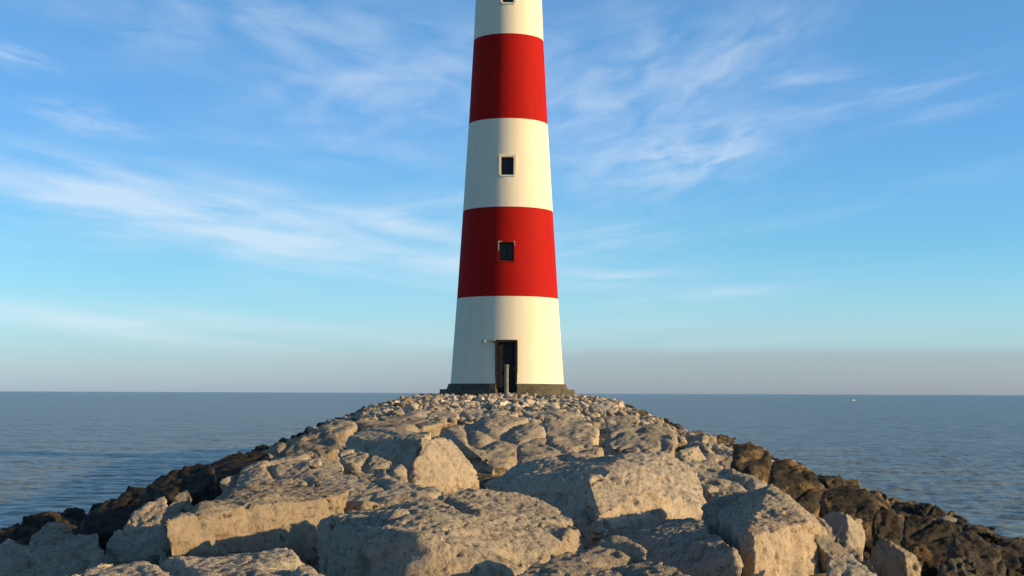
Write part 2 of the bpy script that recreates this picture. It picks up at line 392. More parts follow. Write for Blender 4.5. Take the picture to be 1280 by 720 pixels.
for i, (kw, pts, label, grp) in enumerate(H):
    pts = np.array(pts, float)
    yb = pts[np.argmax(pts[:, 1]), 2]; yb = max(yb, pts[:, 2].min())
    yb = pts[:, 2].min() + .15 * (pts[:, 2].max() - pts[:, 2].min())
    cap = (9 if i < 7 else 1.6 if kw['lvl'] == 7 else 1.1) * (pts[:, 0].max() - pts[:, 0].min()) / F * yb
    spn = pts[:, 2].max() - pts[:, 2].min()
    pts[:, 2] = yb + (pts[:, 2] - pts[:, 2].min()) * min(1, cap / max(spn, .01))
    W = np.array([P(*p) for p in pts])
    low = W.copy(); low[:, 2] -= kw["h"]; c = W.mean(0)
    low[:, :2] = c[:2] + (low[:, :2] - c[:2]) * .84
    low[:, 1] += .12
    allp = np.vstack([W, low])
    v, f = rock_verts(allp, min(.05, max(.015, yb * .0016)), kw["seed"], rough=kw["rough"], chips=kw.get("chips", 3) + 2, pits=kw.get("pits", 1.0))
    org = v.mean(0); org[2] = v[:, 2].min()
    me = mesh_from("boulder", v - org, f, ROCK)
    nm = "stone" if kw["h"] < .3 else "boulder"
    o = bpy.data.objects.new(nm, me); o.location = org; col.objects.link(o)
    d = kw.get("col", (0, 0)); o.color = (d[0], d[1], 0, 1)
    tag(o, label, nm, grp)
    lo, hi = W.min(0), W.max(0)
    heroes.append((lo[0], hi[0], lo[1], hi[1], W))
    hero.append((o, v))

# ------------------------------------------------------------------ scattered rocks
def proto(seed, voxel, el, pits=1):
    rng = np.random.default_rng(seed)
    pts = rng.normal(size=(12, 3)); pts /= np.linalg.norm(pts, axis=1)[:, None]
    pts *= np.array(el) * rng.uniform(.85, 1.1, (12, 1)) * .60
    return rock_verts(pts, voxel, seed, rough=.9, chips=3, pits=pits, size=1.0, soft=2)
def tri(vf): return vf[0], np.vstack([vf[1][:, [0, 1, 2]], vf[1][:, [0, 2, 3]]])
big = [proto(100 + k, .022, (1, random.uniform(.7, .95), random.uniform(.55, .8))) for k in range(11)]
sml = [proto(200 + k, .05, (1, random.uniform(.75, .95), random.uniform(.6, .85)), 0) for k in range(12)]
tin = [tri(proto(300 + k, .11, (1, random.uniform(.75, .95), random.uniform(.6, .85)), 0)) for k in range(10)]
big_me = [mesh_from("boulder", v, f, ROCK) for v, f in big]
sml_me = [mesh_from("stone", v, f, ROCK) for v, f in sml]

rng = np.random.default_rng(5)
def inside_hero(x, y, s):
    for a, b, c, d, W in heroes:
        mx, my = .12 * (b - a), .1 * (d - c)
        if a + mx < x < b - mx and c + my < y < d - my: return True
    return False
placed = []      # x, y, z, diameter
cells = {}
def fits(x, y, s, k):
    cx, cy = int(x // 1.5), int(y // 1.5)
    for i in range(cx - 1, cx + 2):
        for j in range(cy - 1, cy + 2):
            for (a, b, t) in cells.get((i, j), ()):
                if (a - x) ** 2 + (b - y) ** 2 < (k * (s + t) / 2) ** 2: return False
    cells.setdefault((cx, cy), []).append((x, y, s)); return True
def size_at(x, y):
    """largest usual stone here: boulders near and on the flanks, rubble towards the tower"""
    a = abs(x)
    crest = np.interp(y, [0, 28, 40, 47, 60], [1.5, 1.35, 1.2, .72, .50])
    flank = np.interp(y, [0, 30, 45, 62, 80], [1.5, 1.3, .9, .7, .8])
    w = float(sstep(3.8, 6.5, a))
    return crest * (1 - w) + flank * w
for tries in range(60000):
    y = rng.uniform(4.5, 72) if rng.uniform() < .5 else rng.uniform(30, 60)
    hw = min(.36 * y + 2.5, 11.5)
    x = rng.uniform(-hw, hw)
    if math.hypot(x, y - 60) < 2.9: continue
    s = size_at(x, y) * rng.uniform(.55, 1.05)
    if tries > 30000: s *= .8
    if abs(x) < 3.8: s = max(s, float(np.interp(y, [0, 34, 42, 47, 50], [.7, .85, .75, .42, .2])))
    z = float(ground_z(x, y))
    if z < -.1 or x > 9.6 - max(0, y - 30) * .04 or x < -8.9 + max(0, y - 30) * .03: continue
    if inside_hero(x, y, s): continue
    if fits(x, y, s, .80):
        placed.append((x, y, z, s))
GW, GH = 640, 360
def cell(v):
    px, py, d = project(v)
    ok = (d > 1) & (px >= 0) & (px < 1280) & (py >= 0) & (py < 720)
    return (py[ok] // 2).astype(int) * GW + (px[ok] // 2).astype(int), d[ok]
hz = np.full(GW * GH, 0.0)
for o, v in hero:
    c_, d_ = cell(v); np.maximum.at(hz, c_, d_)
rocks = []
for (x, y, z, s) in placed:
    isbig = s > .62
    k = int(rng.integers(len(big) if isbig else len(sml)))
    src = big[k][0] if isbig else sml[k][0]
    e = (rng.uniform(-.5, .5), rng.uniform(-.5, .5), rng.uniform(0, 6.28))
    M = np.array(Matrix.Rotation(e[2], 3, 'Z') @ Matrix.Rotation(e[1], 3, 'Y') @ Matrix.Rotation(e[0], 3, 'X'))
    sc3 = s * np.array([1.05, 1.0, rng.uniform(.85, 1.1)])
    vv = (src * sc3) @ M.T
    near = y < 22 and abs(x) < 5
    zt = z - vv[:, 2].max() + (.02 if s > .62 else .06) + rng.uniform(-.22, .20) * s - (.42 if near else 0)
    if z < .25: zt = max(zt, -vv[:, 2].max() * .45)
    c_, d_ = cell(vv[::3] + np.array([x, y, zt]))
    if len(c_) and (d_ < hz[c_] - .1).mean() > .06:
        zt -= .35
        c_, d_ = cell(vv[::3] + np.array([x, y, zt]))
        if len(c_) and (d_ < hz[c_] - .1).mean() > .08: continue
    rocks.append(dict(big=isbig, k=k, e=e, s=sc3, loc=(x, y, zt), v=vv + np.array([x, y, zt]), size=s))

# which rocks show, and how large (coarse depth buffer)
GW, GH = 640, 360
zb = np.full(GW * GH, 1e9); ib = np.full(GW * GH, -1)
def splat(v, idx):
    px, py, d = project(v)
    ok = (d > 1) & (px >= 0) & (px < 1280) & (py >= 0) & (py < 720)
    c = (py[ok] // 2).astype(int) * GW + (px[ok] // 2).astype(int); dd = d[ok]
    np.minimum.at(zb, c, dd)
    m = dd <= zb[c] + 1e-9; ib[c[m]] = idx
for q, (o, v) in enumerate(hero): splat(v, 100000 + q)
for q, r in enumerate(rocks): splat(r["v"], q)
hc = np.bincount(ib[ib >= 100000] - 100000, minlength=len(hero))
print("HERO", [(H[q][0]["seed"], int(hc[q])) for q in range(len(hero)) if hc[q] < 150])
cnt = np.bincount(ib[(ib >= 0) & (ib < 100000)], minlength=len(rocks))
def darkness(x, y, z):
    d = float(np.clip((abs(x + .1) - np.interp(y, [0, 20, 30, 45, 60], [4.7, 4.9, 5.2, 4.9, 4.3] if x < 0 else [4.7, 4.8, 4.6, 3.9, 3.3])) / 1.2, 0, 1))
    return d if x > 0 else d * 1.0
order = sorted(range(len(rocks)), key=lambda q: -cnt[q])
nb = ns = 0; keep = {}
for q in order:
    if cnt[q] < 1: continue
    if rocks[q]["big"]:
        if nb < 240: keep[q] = "boulder"; nb += 1
    elif ns < 290: keep[q] = "stone"; ns += 1
rest_v, rest_f, off = [], [], 0
def zone_label(r, kind, dk):
    x, y, z = r["loc"]
    side = "left" if x < -3.4 else ("right" if x > 3.4 else "mid")
    if kind == "stone":
        if y > 50 and side == "mid": return "loose pale rubble stone in front of the lighthouse plinth", "rubble stones before the lighthouse"
        if side == "mid": return "small tan stone lying among the boulders of the crest", "small stones among the crest boulders"
        if side == "left": return "small shaded stone on the left flank of the breakwater", "small stones on the left flank"
        return "small brown stone on the right flank of the breakwater", "small stones on the right flank"
    if side == "left":
        if dk > .6: return "black tidal boulder low on the left flank", "black boulders low on the left flank"
        return "grey shaded boulder on the upper left flank", "grey boulders on the upper left flank"
    if side == "right":
        if dk > .6: return "dark brown tidal boulder low on the right flank", "dark boulders low on the right flank"
        return "tan boulder on the upper right flank", "tan boulders on the upper right flank"
    return "tan boulder filling the crest between the larger blocks", "smaller boulders filling the crest"
for q, r in enumerate(rocks):
    x, y, z = r["loc"]
    dk = darkness(x, y, z) * random.uniform(.75, 1.1)
    dk = min(dk, .70) if x > 0 else min(1, dk * 1.25)
    if q in keep:
        kd = keep[q]
        o = bpy.data.objects.new(kd, (big_me if r["big"] else sml_me)[r["k"]])
        o.location = r["loc"]; o.rotation_euler = r["e"]; o.scale = r["s"]; col.objects.link(o)
        pale = 1.0 if (y > 44 and abs(x) < 4.5 and random.random() < .2) else (.4 if y > 44 and random.random() < .3 else 0)
        if y > 44 and pale == 0 and random.random() < .45: dk = max(dk, random.uniform(.35, .6))
        o.color = (dk, pale * (1 - min(1, dk)), 0, 1)
        lb, g = zone_label(r, kd, dk); tag(o, lb, kd, g)
    elif y > 5:
        kk = r["k"] % len(tin)
        M = np.array(Matrix.Rotation(r["e"][2], 3, 'Z') @ Matrix.Rotation(r["e"][1], 3, 'Y') @ Matrix.Rotation(r["e"][0], 3, 'X'))
        rest_v.append((tin[kk][0] * r["s"]) @ M.T + np.array(r["loc"])); rest_f.append(tin[kk][1] + off); off += len(tin[kk][0])
# small gravel between: uncountable
for q in range(1500):
    y = rng.uniform(34, 63); x = rng.uniform(-6, 6)
    if math.hypot(x, y - 60) < 2.75: continue
    s = rng.uniform(.10, .26); z = float(ground_z(x, y)) - s * .2 + rng.uniform(-.10, .05)
    kk = int(rng.integers(len(tin)))
    u, f2 = ico(2); f_ = f2
    vv = u * s * .5 * np.array([1, .8, .7]) * (1 + .35 * noise(u * 1.7 + q, q))[:, None]
    rest_v.append(vv + np.array([x, y, z])); rest_f.append(f_ + off); off += len(vv)
gm = mesh_from("rubble", np.vstack(rest_v), np.vstack(rest_f), RUBBLE, False)
g = bpy.data.objects.new("rubble", gm); col.objects.link(g)
g.color = (.15, .25, 0, 1)
tag(g, "loose rubble and gravel filling the gaps of the breakwater", "rubble", kind="stuff")

# ------------------------------------------------------------------ ground (core of the breakwater) and sea
nx, ny = 240, 560
X, Y = np.meshgrid(np.linspace(-16, 16, nx), np.linspace(-20, 92, ny), indexing="ij")
Z = ground_z(X, Y)
pp = np.stack([X.ravel(), Y.ravel(), Z.ravel()], 1)
drop = np.interp(Y.ravel(), [0, 24, 40, 52, 92], [.62, .55, .25, .10, .10])
rr = np.hypot(pp[:, 0], pp[:, 1] - 60)
pp[:, 2] += -drop + fbm(pp * 1.3, 4, 3) * .22 + fbm(pp * 5, 3, 8) * .06 * np.clip((rr - 2) / 2, 0, 1)
idx = np.arange(nx * ny).reshape(nx, ny)
ff = np.stack([idx[:-1, :-1].ravel(), idx[1:, :-1].ravel(), idx[1:, 1:].ravel(), idx[:-1, 1:].ravel()], 1)
m, t, b = material("core_gap_shade")  # core coloured dark to paint deeper shade into the gaps between boulders
pos = t.new("ShaderNodeNewGeometry").outputs["Position"]
n = t.noise(pos, 6, 6, .7)
t.put(b.inputs["Base Color"], t.mix(t.ss(n, .4, .62), (.05, .042, .033, 1), (.20, .16, .115, 1))); b.inputs["Roughness"].default_value = .95
t.put(b.inputs["Normal"], t.new("ShaderNodeBump", inp={"Height": n, "Strength": 1.0, "Distance": .08}).outputs[0])
go = bpy.data.objects.new("ground", mesh_from("ground", pp, ff, m)); col.objects.link(go); tag(go, kind="structure")

# sea: finer rows near the breakwater, reaching the horizon
ys = [-60000.0, -8000.0, -1200.0, -300.0, -120.0, -60.0]
while ys[-1] < 14: ys.append(ys[-1] + 6)
while ys[-1] < 330: ys.append(ys[-1] + max(.14, .00006 * ys[-1] ** 2 + .0025 * ys[-1]))
while ys[-1] < 60000: ys.append(ys[-1] * 1.15)
ys = np.array(ys)
us = np.linspace(-1, 1, 620)
YY, UU = np.meshgrid(ys, us)
XX = UU * (np.maximum(np.abs(YY), 10) * .48 + 8)
XX = np.where(YY < 14, UU * 60, XX)
lf_, rt_ = XX[:1], XX[-1:]
wide = [400, 2500, 15000, 90000]
XX = np.vstack([lf_ - q for q in wide[::-1]] + [XX] + [rt_ + q for q in wide]); YY = np.vstack([YY[:1]] * 4 + [YY] + [YY[:1]] * 4)
wp = np.stack([XX.ravel(), YY.ravel(), np.zeros(XX.size)], 1)
fade = np.clip((wp[:, 1] - 12) / 6, 0, 1) * np.clip(1 - (wp[:, 1] - 160) / 160, 0, 1)
hgt = 0
rw = np.random.default_rng(3)
for k in range(26):
    L = 1.0 * 1.17 ** (k * .62); L = .55 * (1.14 ** k) if k < 20 else 6 + 1.5 * (k - 20)
    th = R(-78 + rw.normal() * 32)
    kx, ky = math.cos(th) * 2 * math.pi / L, math.sin(th) * 2 * math.pi / L
    hgt = hgt + .0068 * L ** .45 * (1 if L < 2.5 else .45) * np.sin(kx * wp[:, 0] + ky * wp[:, 1] + rw.uniform(0, 6.28) + 1.5 * noise(np.stack([wp[:, 0] * .08, wp[:, 1] * .08, wp[:, 1] * 0 + k], 1), k))
gust = .9 + .35 * noise(np.stack([wp[:, 0] * .03, wp[:, 1] * .02, wp[:, 1] * 0], 1), 77)
wp[:, 2] = hgt * fade * gust
nyw, nxw = len(ys), len(us) + 8
idx = np.arange(nyw * nxw).reshape(nxw, nyw)
ff = np.stack([idx[:-1, :-1].ravel(), idx[1:, :-1].ravel(), idx[1:, 1:].ravel(), idx[:-1, 1:].ravel()], 1)
m, t, b = material("sea_water")
pos = t.new("ShaderNodeNewGeometry").outputs["Position"]
mp = t.vm("MULTIPLY", pos, (.35, 1.0, 1.0))
w1 = t.noise(mp, 2.6, 5, .6, .3); w2 = t.noise(t.vm("MULTIPLY", pos, (.25, .6, 1)), .35, 6, .65, .2)
b.inputs["Base Color"].default_value = (.17, .190, .165, 1); b.inputs["Roughness"].default_value = .26
b.inputs["IOR"].default_value = 1.33
bp = t.new("ShaderNodeBump", inp={"Height": w2, "Strength": 1.0, "Distance": 1.3})
bp2 = t.new("ShaderNodeBump", inp={"Height": w1, "Strength": 1.0, "Distance": .22, "Normal": bp.outputs[0]})
t.put(b.inputs["Normal"], bp2.outputs[0])
so = bpy.data.objects.new("sea", mesh_from("sea", wp, ff, m)); col.objects.link(so); tag(so, kind="structure")

# ------------------------------------------------------------------ lighthouse
TX = float(P(634, 480, 60)[0]); TY = 60.0
def obj(name, bm, mats, parent=None, loc=(0, 0, 0), smooth=False):
    me = bpy.data.meshes.new(name); bm.normal_update(); bm.to_mesh(me); bm.free()
    for mm in (mats if isinstance(mats, list) else [mats]): me.materials.append(mm)
    if smooth: me.polygons.foreach_set("use_smooth", [True] * len(me.polygons))
    o = bpy.data.objects.new(name, me); o.location = loc; col.objects.link(o)
    if parent: o.parent = parent
    return o
def bx(bm, x0, x1, y0, y1, z0, z1, bev=0):
    r = bmesh.ops.create_cube(bm, size=1)
    for v in r["verts"]:
        v.co = Vector((x0 + (v.co.x + .5) * (x1 - x0), y0 + (v.co.y + .5) * (y1 - y0), z0 + (v.co.z + .5) * (z1 - z0)))
    if bev: bmesh.ops.bevel(bm, geom=list({e for v in r["verts"] for e in v.link_edges}), offset=bev, segments=2, affect='EDGES')
def cyl(bm, r0, r1, z0, z1, seg=24, x=0, y=0):
    bmesh.ops.create_cone(bm, cap_ends=True, segments=seg, radius1=r0, radius2=r1, depth=z1 - z0, matrix=Matrix.Translation((x, y, (z0 + z1) / 2)))

def hgt_at(py, dist):       # world height of a photo row on the tower
    return float(P(635, py, dist)[2])
# radius profile from the widths in the photo
Z0 = hgt_at(480.5, TY - 2.3)
prof = []
for py, wpx in [(480.5, 141.5), (372, 126), (264, 112), (152, 98), (52, 87), (0, 82.5)]:
    z = hgt_at(py, TY); d = TY * math.cos(PITCH) + (z - EYE) * math.sin(PITCH)
    prof.append((z, wpx / 2 / F * d))
prof.append((21.5, 1.18)); prof.append((25, 1.05))
def rad(z): return float(np.interp(z, [p[0] for p in prof], [p[1] for p in prof]))
def rowz(py):               # photo row -> height on the front of the tower
    z = hgt_at(py, TY - 2)
    for _ in range(4): z = hgt_at(py, TY - rad(z))
    return z
bands = [Z0, rowz(370), rowz(258), rowz(147.5), rowz(41.5), rowz(-66), 21.6]

root = bpy.data.objects.new("lighthouse", None); root.location = (TX, TY, EYE - .1); col.objects.link(root)
tag(root, "tall round lighthouse with red and white bands on a dark plinth", "lighthouse")
def painted(name, c, streak):
    m, t, b = material(name)
    geo = t.new("ShaderNodeNewGeometry"); pos = geo.outputs["Position"]
    n = t.noise(t.vm("MULTIPLY", pos, (3.0, 3.0, .35)), 1.2, 6, .65)
    n2 = t.noise(pos, 9, 4, .6)
    cc = t.mix(t.ss(n, .38, .70), (*c, 1), (*streak, 1))
    t.put(b.inputs["Base Color"], cc); b.inputs["Roughness"].default_value = .75; b.inputs["Specular IOR Level"].default_value = .08
    t.put(b.inputs["Normal"], t.new("ShaderNodeBump", inp={"Height": n2, "Strength": .35, "Distance": .008}).outputs[0])
    return m
WHITE = painted("white_masonry_paint", (.79, .71, .56), (.75, .67, .52))
RED = painted("red_masonry_paint", (.38, .009, .007), (.33, .009, .007))
REVEAL = plain("painted_reveal", (.72, .70, .64), .7, bump=(8, .08, .005))
REVEAL_RED = plain("muted_red_reveal", (.34, .24, .21), .8, bump=(8, .2, .005))  # muted pinkish grey, lightly mottled, for the window in the red band
DARKF = plain("dark_painted_wood", (.016, .013, .013), .9, bump=(14, .3, .004))
GLASS, t, b = material("window_glass"); b.inputs["Base Color"].default_value = (.012, .013, .015, 1); b.inputs["Roughness"].default_value = .2; b.inputs["Specular IOR Level"].default_value = .2
PLINTH = plain("dark_plinth_stone", (.075, .062, .040), .85, bump=(3, .35, .02))

# openings: (left px, right px, top px, bottom px)
def ang(px, z):             # photo column -> angle on the front, 0 faces the camera
    d = TY - rad(z); x = float(P(px, 300, d)[0]) - TX + 0
    return math.asin(max(-1, min(1, x / rad(z))))
def opening(l, r, tp, bt, sk):
    z1 = rowz(tp) if tp > -60 else tp; z0 = rowz(bt)
    zc = (z0 + z1) / 2; px_shift = (430 - (tp + bt) / 2) * math.tan(ROLL) * 0
    d = TY - rad(zc)
    pl, pr = P(l, (tp + bt) / 2, d), P(r, (tp + bt) / 2, d)
    return [(pl[0] - TX), (pr[0] - TX), z0, z1, sk]
ops = [opening(620.5, 645.5, 427.5, 489, "door"), opening(624, 642.5, 302.5, 326, "window"), opening(626.5, 642, 196, 218.5, "window"), opening(628.5, 642, -18, 3, "window")]
ops[0][2] = Z0
zs = set(bands)
for a in np.linspace(Z0, 21.6, 60): zs.add(float(a))
for o_ in ops: zs.add(o_[2]); zs.add(o_[3])
zs = sorted(zs)
NS = 120
bm = bmesh.new()
# each height gets ring vertices; openings are kept straight in x by re-sampling the front columns
front = sorted({round(v, 5) for o_ in ops for v in o_[:2]})
fx = [front[0]]
for a_ in front[1:]:
    n_ = max(1, int(math.ceil((a_ - fx[-1]) / .09))); b_ = fx[-1]
    fx += [b_ + (a_ - b_) * (q + 1) / n_ for q in range(n_)]
front = fx
def ring(z):
    r = rad(z); out = []
    fr = [x for x in front]
    aa = [math.asin(x / r) for x in fr]
    a0, a1 = aa[0], aa[-1]
    rest = np.linspace(a1, a0 + 2 * math.pi, NS)[1:-1]
    return aa + list(rest)
rings = []
for z in zs:
    r = rad(z)
    rings.append([bm.verts.new((r * math.sin(a), -r * math.cos(a), z - root.location.z)) for a in ring(z)])
nr = len(rings[0])
def in_open(xm, zm):
    return any(o_[0] - 1e-4 < xm < o_[1] + 1e-4 and o_[2] - 1e-4 < zm < o_[3] + 1e-4 for o_ in ops)
for i in range(len(zs) - 1):
    zm = (zs[i] + zs[i + 1]) / 2
    bi = sum(zm > q for q in bands) - 1
    for j in range(nr):
        j2 = (j + 1) % nr
        if j < len(front) - 1 and in_open((front[j] + front[j + 1]) / 2, zm): continue
        fc = bm.faces.new((rings[i][j], rings[i][j2], rings[i + 1][j2], rings[i + 1][j])); fc.material_index = bi % 2; fc.smooth = True
obj("tower_wall", bm, [WHITE, RED], root)
# reveals, frames, panes, door
for (x0, x1, z0, z1, kind) in ops:
    zc = (z0 + z1) / 2; r = rad(zc); zo = root.location.z
    rb = rad(z0 + .3) if kind == 'door' else r
    yf = -math.sqrt(rb * rb - max(abs(x0), abs(x1)) ** 2) - .004
    red = kind == "window" and bands[1] < zc < bands[2]
    dep = .30 if kind == "window" else .22
    bm = bmesh.new()
    tk = .05
    bx(bm, x0 - tk, x0, yf + .012, yf + dep, z0 - zo, z1 - zo); bx(bm, x1, x1 + tk, yf + .012, yf + dep, z0 - zo, z1 - zo)
    bx(bm, x0 - tk, x1 + tk, yf + .014, yf + dep, z1 - zo, z1 + tk - zo)
    if kind == "window":
        w = obj("window", bm, REVEAL_RED if red else REVEAL, root)
        bm = bmesh.new(); fw = .055
        ya, yb = yf + dep * .62, yf + dep * .62 + .05
        bx(bm, x0 + .002, x0 + fw, ya, yb, z0 - zo + .002, z1 - zo - .002); bx(bm, x1 - fw, x1 - .002, ya, yb, z0 - zo + .002, z1 - zo - .002)
        bx(bm, x0 + fw, x1 - fw, ya, yb, z1 - zo - fw, z1 - zo - .002); bx(bm, x0 + fw, x1 - fw, ya, yb, z0 - zo + .002, z0 - zo + fw)
        xm = (x0 + x1) / 2; bx(bm, xm - .02, xm + .02, ya + .004, yb - .004, z0 - zo + fw, z1 - zo - fw)
        obj("frame", bm, DARKF, w)
        bm = bmesh.new(); bx(bm, x0 + fw, x1 - fw, yb - .02, yb - .012, z0 - zo + fw, z1 - zo - fw); obj("pane", bm, GLASS, w)
        bm = bmesh.new(); bx(bm, x0 - .05, x1 + .05, yf - .07, yf + dep, z0 - zo - .07, z0 - zo - .001, .008); obj("sill", bm, RED if red else REVEAL, w)
        if not red:
            bm = bmesh.new()
            bx(bm, x0 - .10, x0 - .0005, yf - .035, yf + .010, z0 - zo, z1 - zo, .006); bx(bm, x1 + .0005, x1 + .10, yf - .035, yf + .010, z0 - zo, z1 - zo, .006)
            bx(bm, x0 - .10, x1 + .10, yf - .035, yf + .010, z1 - zo + .0005, z1 - zo + .10, .006)
            obj("surround", bm, WHITE, w)
    else:
        dr = obj("door_frame", bm, DARKF, root)
        # dark jambs outside
        bm = bmesh.new()
        bx(bm, x0 - .035, x0 + .05, yf - .02, yf + .011, .06, z1 - zo, .005); bx(bm, x1 - .05, x1 + .035, yf - .02, yf + .011, .06, z1 - zo, .005)
        bx(bm, x0 - .035, x1 + .035, yf - .025, yf + .011, z1 - zo + .001, z1 - zo + .09, .005)
        obj("door_surround", bm, DARKF, root)
        bm = bmesh.new(); bx(bm, x0 + .001, x1 - .001, yf + .12, yf + .17, .04, z1 - zo - .001)
        for (a, c) in ((.12, .75), (.86, 1.35), (1.45, 1.95)):
            for (p, q) in ((.10, .42), (.48, .80)):
                ww = x1 - x0
                bx(bm, x0 + p * ww * 1.08, x0 + q * ww * 1.08, yf + .105, yf + .119, a + .1, min(c + .1, z1 - zo - .1), .004)
        door = obj("door", bm, DARKF, root)
        bm = bmesh.new(); bmesh.ops.create_uvsphere(bm, u_segments=12, v_segments=8, radius=.03, matrix=Matrix.Translation((x1 - .09, yf + .08, 1.05)))
        bx(bm, x1 - .115, x1 - .065, yf + .098, yf + .104, .95, 1.15)
        obj("handle", bm, plain("brass", (.35, .28, .15), .35, .9), door, smooth=True)
        door_x = (x0, x1, yf)
# stepped plinth, open at the door
def plinth(r0, r1, z0, z1):
    bm = bmesh.new()
    n = 64; dx0, dx1 = door_x[0] - .04, door_x[1] + .04
    a0, a1 = math.asin(dx1 / r0), math.asin(dx0 / r0) + 2 * math.pi
    aa = np.linspace(a0, a1, n)
    lo, hi, li, hi2 = [], [], [], []
    for a in aa:
        s_, c_ = math.sin(a), -math.cos(a)
        ri = 1.9
        lo.append(bm.verts.new((r0 * s_, r0 * c_, z0))); hi.append(bm.verts.new((r1 * s_, r1 * c_, z1)))
        hi2.append(bm.verts.new((ri * s_, ri * c_, z1))); li.append(bm.verts.new((ri * s_, ri * c_, z0)))
    for k in range(n - 1):
        bm.faces.new((lo[k], lo[k + 1], hi[k + 1], hi[k])); bm.faces.new((hi[k], hi[k + 1], hi2[k + 1], hi2[k]))
    bm.faces.new((lo[0], hi[0], hi2[0], li[0])); bm.faces.new((lo[-1], li[-1], hi2[-1], hi[-1]))
    return bm
zo = root.location.z
obj("plinth", plinth(2.84, 2.80, -.5, .255), PLINTH, root)
obj("plinth_course", plinth(2.52, 2.44, .256, Z0 - zo + .03), PLINTH, root)
bm = bmesh.new(); bx(bm, door_x[0] - .03, door_x[1] + .03, -2.78, -1.9, -.5, .04, .01); obj("threshold", bm, PLINTH, root)
# lamp bracket left of the door
lx = float(P(617, 426, TY - 2.2)[0]) - TX; lz = rowz(426.5) - zo
ly = -math.sqrt(rad(rowz(426)) ** 2 - lx * lx)
bm = bmesh.new(); bx(bm, lx - .05, lx + .05, ly - .03, ly + .05, lz - .06, lz + .06, .008)
bmesh.ops.create_cone(bm, cap_ends=True, segments=10, radius1=.018, radius2=.018, depth=.42, matrix=Matrix.Translation((lx - .17, ly - .12, lz)) @ Matrix.Rotation(R(90), 4, 'Y') @ Matrix.Rotation(R(18), 4, 'X'))
METAL = plain("galvanised_metal", (.26, .26, .26), .8, .1, bump=(20, .2, .002))
wl = obj("wall_lamp", bm, METAL, root)
bm = bmesh.new(); bmesh.ops.create_cone(bm, cap_ends=True, segments=20, radius1=.12, radius2=.05, depth=.10, matrix=Matrix.Translation((lx - .38, ly - .17, lz)))
obj("lamp_shade", bm, METAL, wl)
# gallery and lantern, above the top of the frame
zt = 21.6 - zo
bm = bmesh.new(); cyl(bm, 1.5, 2.0, zt - .45, zt, 48); cyl(bm, 2.05, 2.05, zt + .001, zt + .15, 48); obj("gallery", bm, WHITE, root)
bm = bmesh.new()
for k in range(24):
    a = k / 24 * 2 * math.pi; cyl(bm, .02, .02, zt + .15, zt + 1.2, 8, 1.95 * math.sin(a), 1.95 * math.cos(a))
for hz in (.65, 1.2):
    n = 48; vs = []
    for k in range(n):
        a = k / n * 2 * math.pi
        vs.append([bm.verts.new(((1.95 + dr) * math.sin(a), (1.95 + dr) * math.cos(a), zt + hz + dz)) for dr, dz in ((-.02, -.02), (.02, -.02), (.02, .02), (-.02, .02))])
    for k in range(n):
        for q in range(4): bm.faces.new((vs[k][q], vs[(k + 1) % n][q], vs[(k + 1) % n][(q + 1) % 4], vs[k][(q + 1) % 4]))
obj("railing", bm, RED, root)
bm = bmesh.new(); cyl(bm, 1.05, 1.05, zt + .15, zt + 1.1, 32); cyl(bm, 1.2, .15, zt + 2.9, zt + 3.9, 32)
for k in range(12):
    a = k / 12 * 2 * math.pi; cyl(bm, .03, .03, zt + 1.1, zt + 2.9, 8, 1.0 * math.sin(a), 1.0 * math.cos(a))
ln = obj("lantern", bm, RED, root)
bm = bmesh.new(); cyl(bm, .95, .95, zt + 1.101, zt + 2.899, 32); obj("lantern_glass", bm, GLASS, ln)

# post before the door
p0 = P(633, 494, 55.5)
bm = bmesh.new()
cyl(bm, .085, .078, 0, P(633, 457, 55.5)[2] - p0[2] + .35 - .03, 20)
top = float(P(633, 457, 55.5)[2] - p0[2] + .35)
cyl(bm, .105, .10, top - .03, top + .02, 20); cyl(bm, .10, .02, top + .021, top + .05, 20)
post = obj("bollard", bm, plain("weathered_concrete_post", (.20, .18, .15), .85, bump=(12, .25, .01)), None, (p0[0], p0[1], p0[2] - .35))
tag(post, "slim grey-brown post standing in front of the lighthouse door", "bollard")

# ------------------------------------------------------------------ tiny boat near the horizon
bp_ = P(1066, 500.5, 640); bxp = np.array([bp_[0], 640.0])
boat = bpy.data.objects.new("motor_boat", None); boat.location = (bxp[0], bxp[1], 0); boat.rotation_euler = (0, 0, R(12)); boat.scale = (.62, .62, .62); col.objects.link(boat)
tag(boat, "tiny white boat far out on the sea near the right horizon", "boat")
BW = plain("boat_gelcoat", (.5, .48, .46), .5)
bm = bmesh.new()
secs = []
for k, xx in enumerate(np.linspace(-1.6, 1.8, 9)):
    w = .75 * (1 - max(0, (xx - .2) / 1.6) ** 2) + .02; hh = .55 + .12 * max(0, xx)
    secs.append([bm.verts.new((xx, -w, hh)), bm.verts.new((xx * .94, -w * .7, -.1)), bm.verts.new((xx * .92, 0, -.25)), bm.verts.new((xx * .94, w * .7, -.1)), bm.verts.new((xx, w, hh))])
for a, c in zip(secs, secs[1:]):
    for k in range(4): bm.faces.new((a[k], c[k], c[k + 1], a[k + 1]))
    bm.faces.new((a[4], c[4], c[0], a[0]))
bm.faces.new(secs[0])
obj("hull", bm, BW, boat)
bm = bmesh.new(); bx(bm, -.5, .7, -.5, .5, .55, 1.35, .12); obj("cabin", bm, BW, boat)
bm = bmesh.new(); bx(bm, .705, .72, -.4, .4, .85, 1.2); obj("windscreen", bm, GLASS, boat)

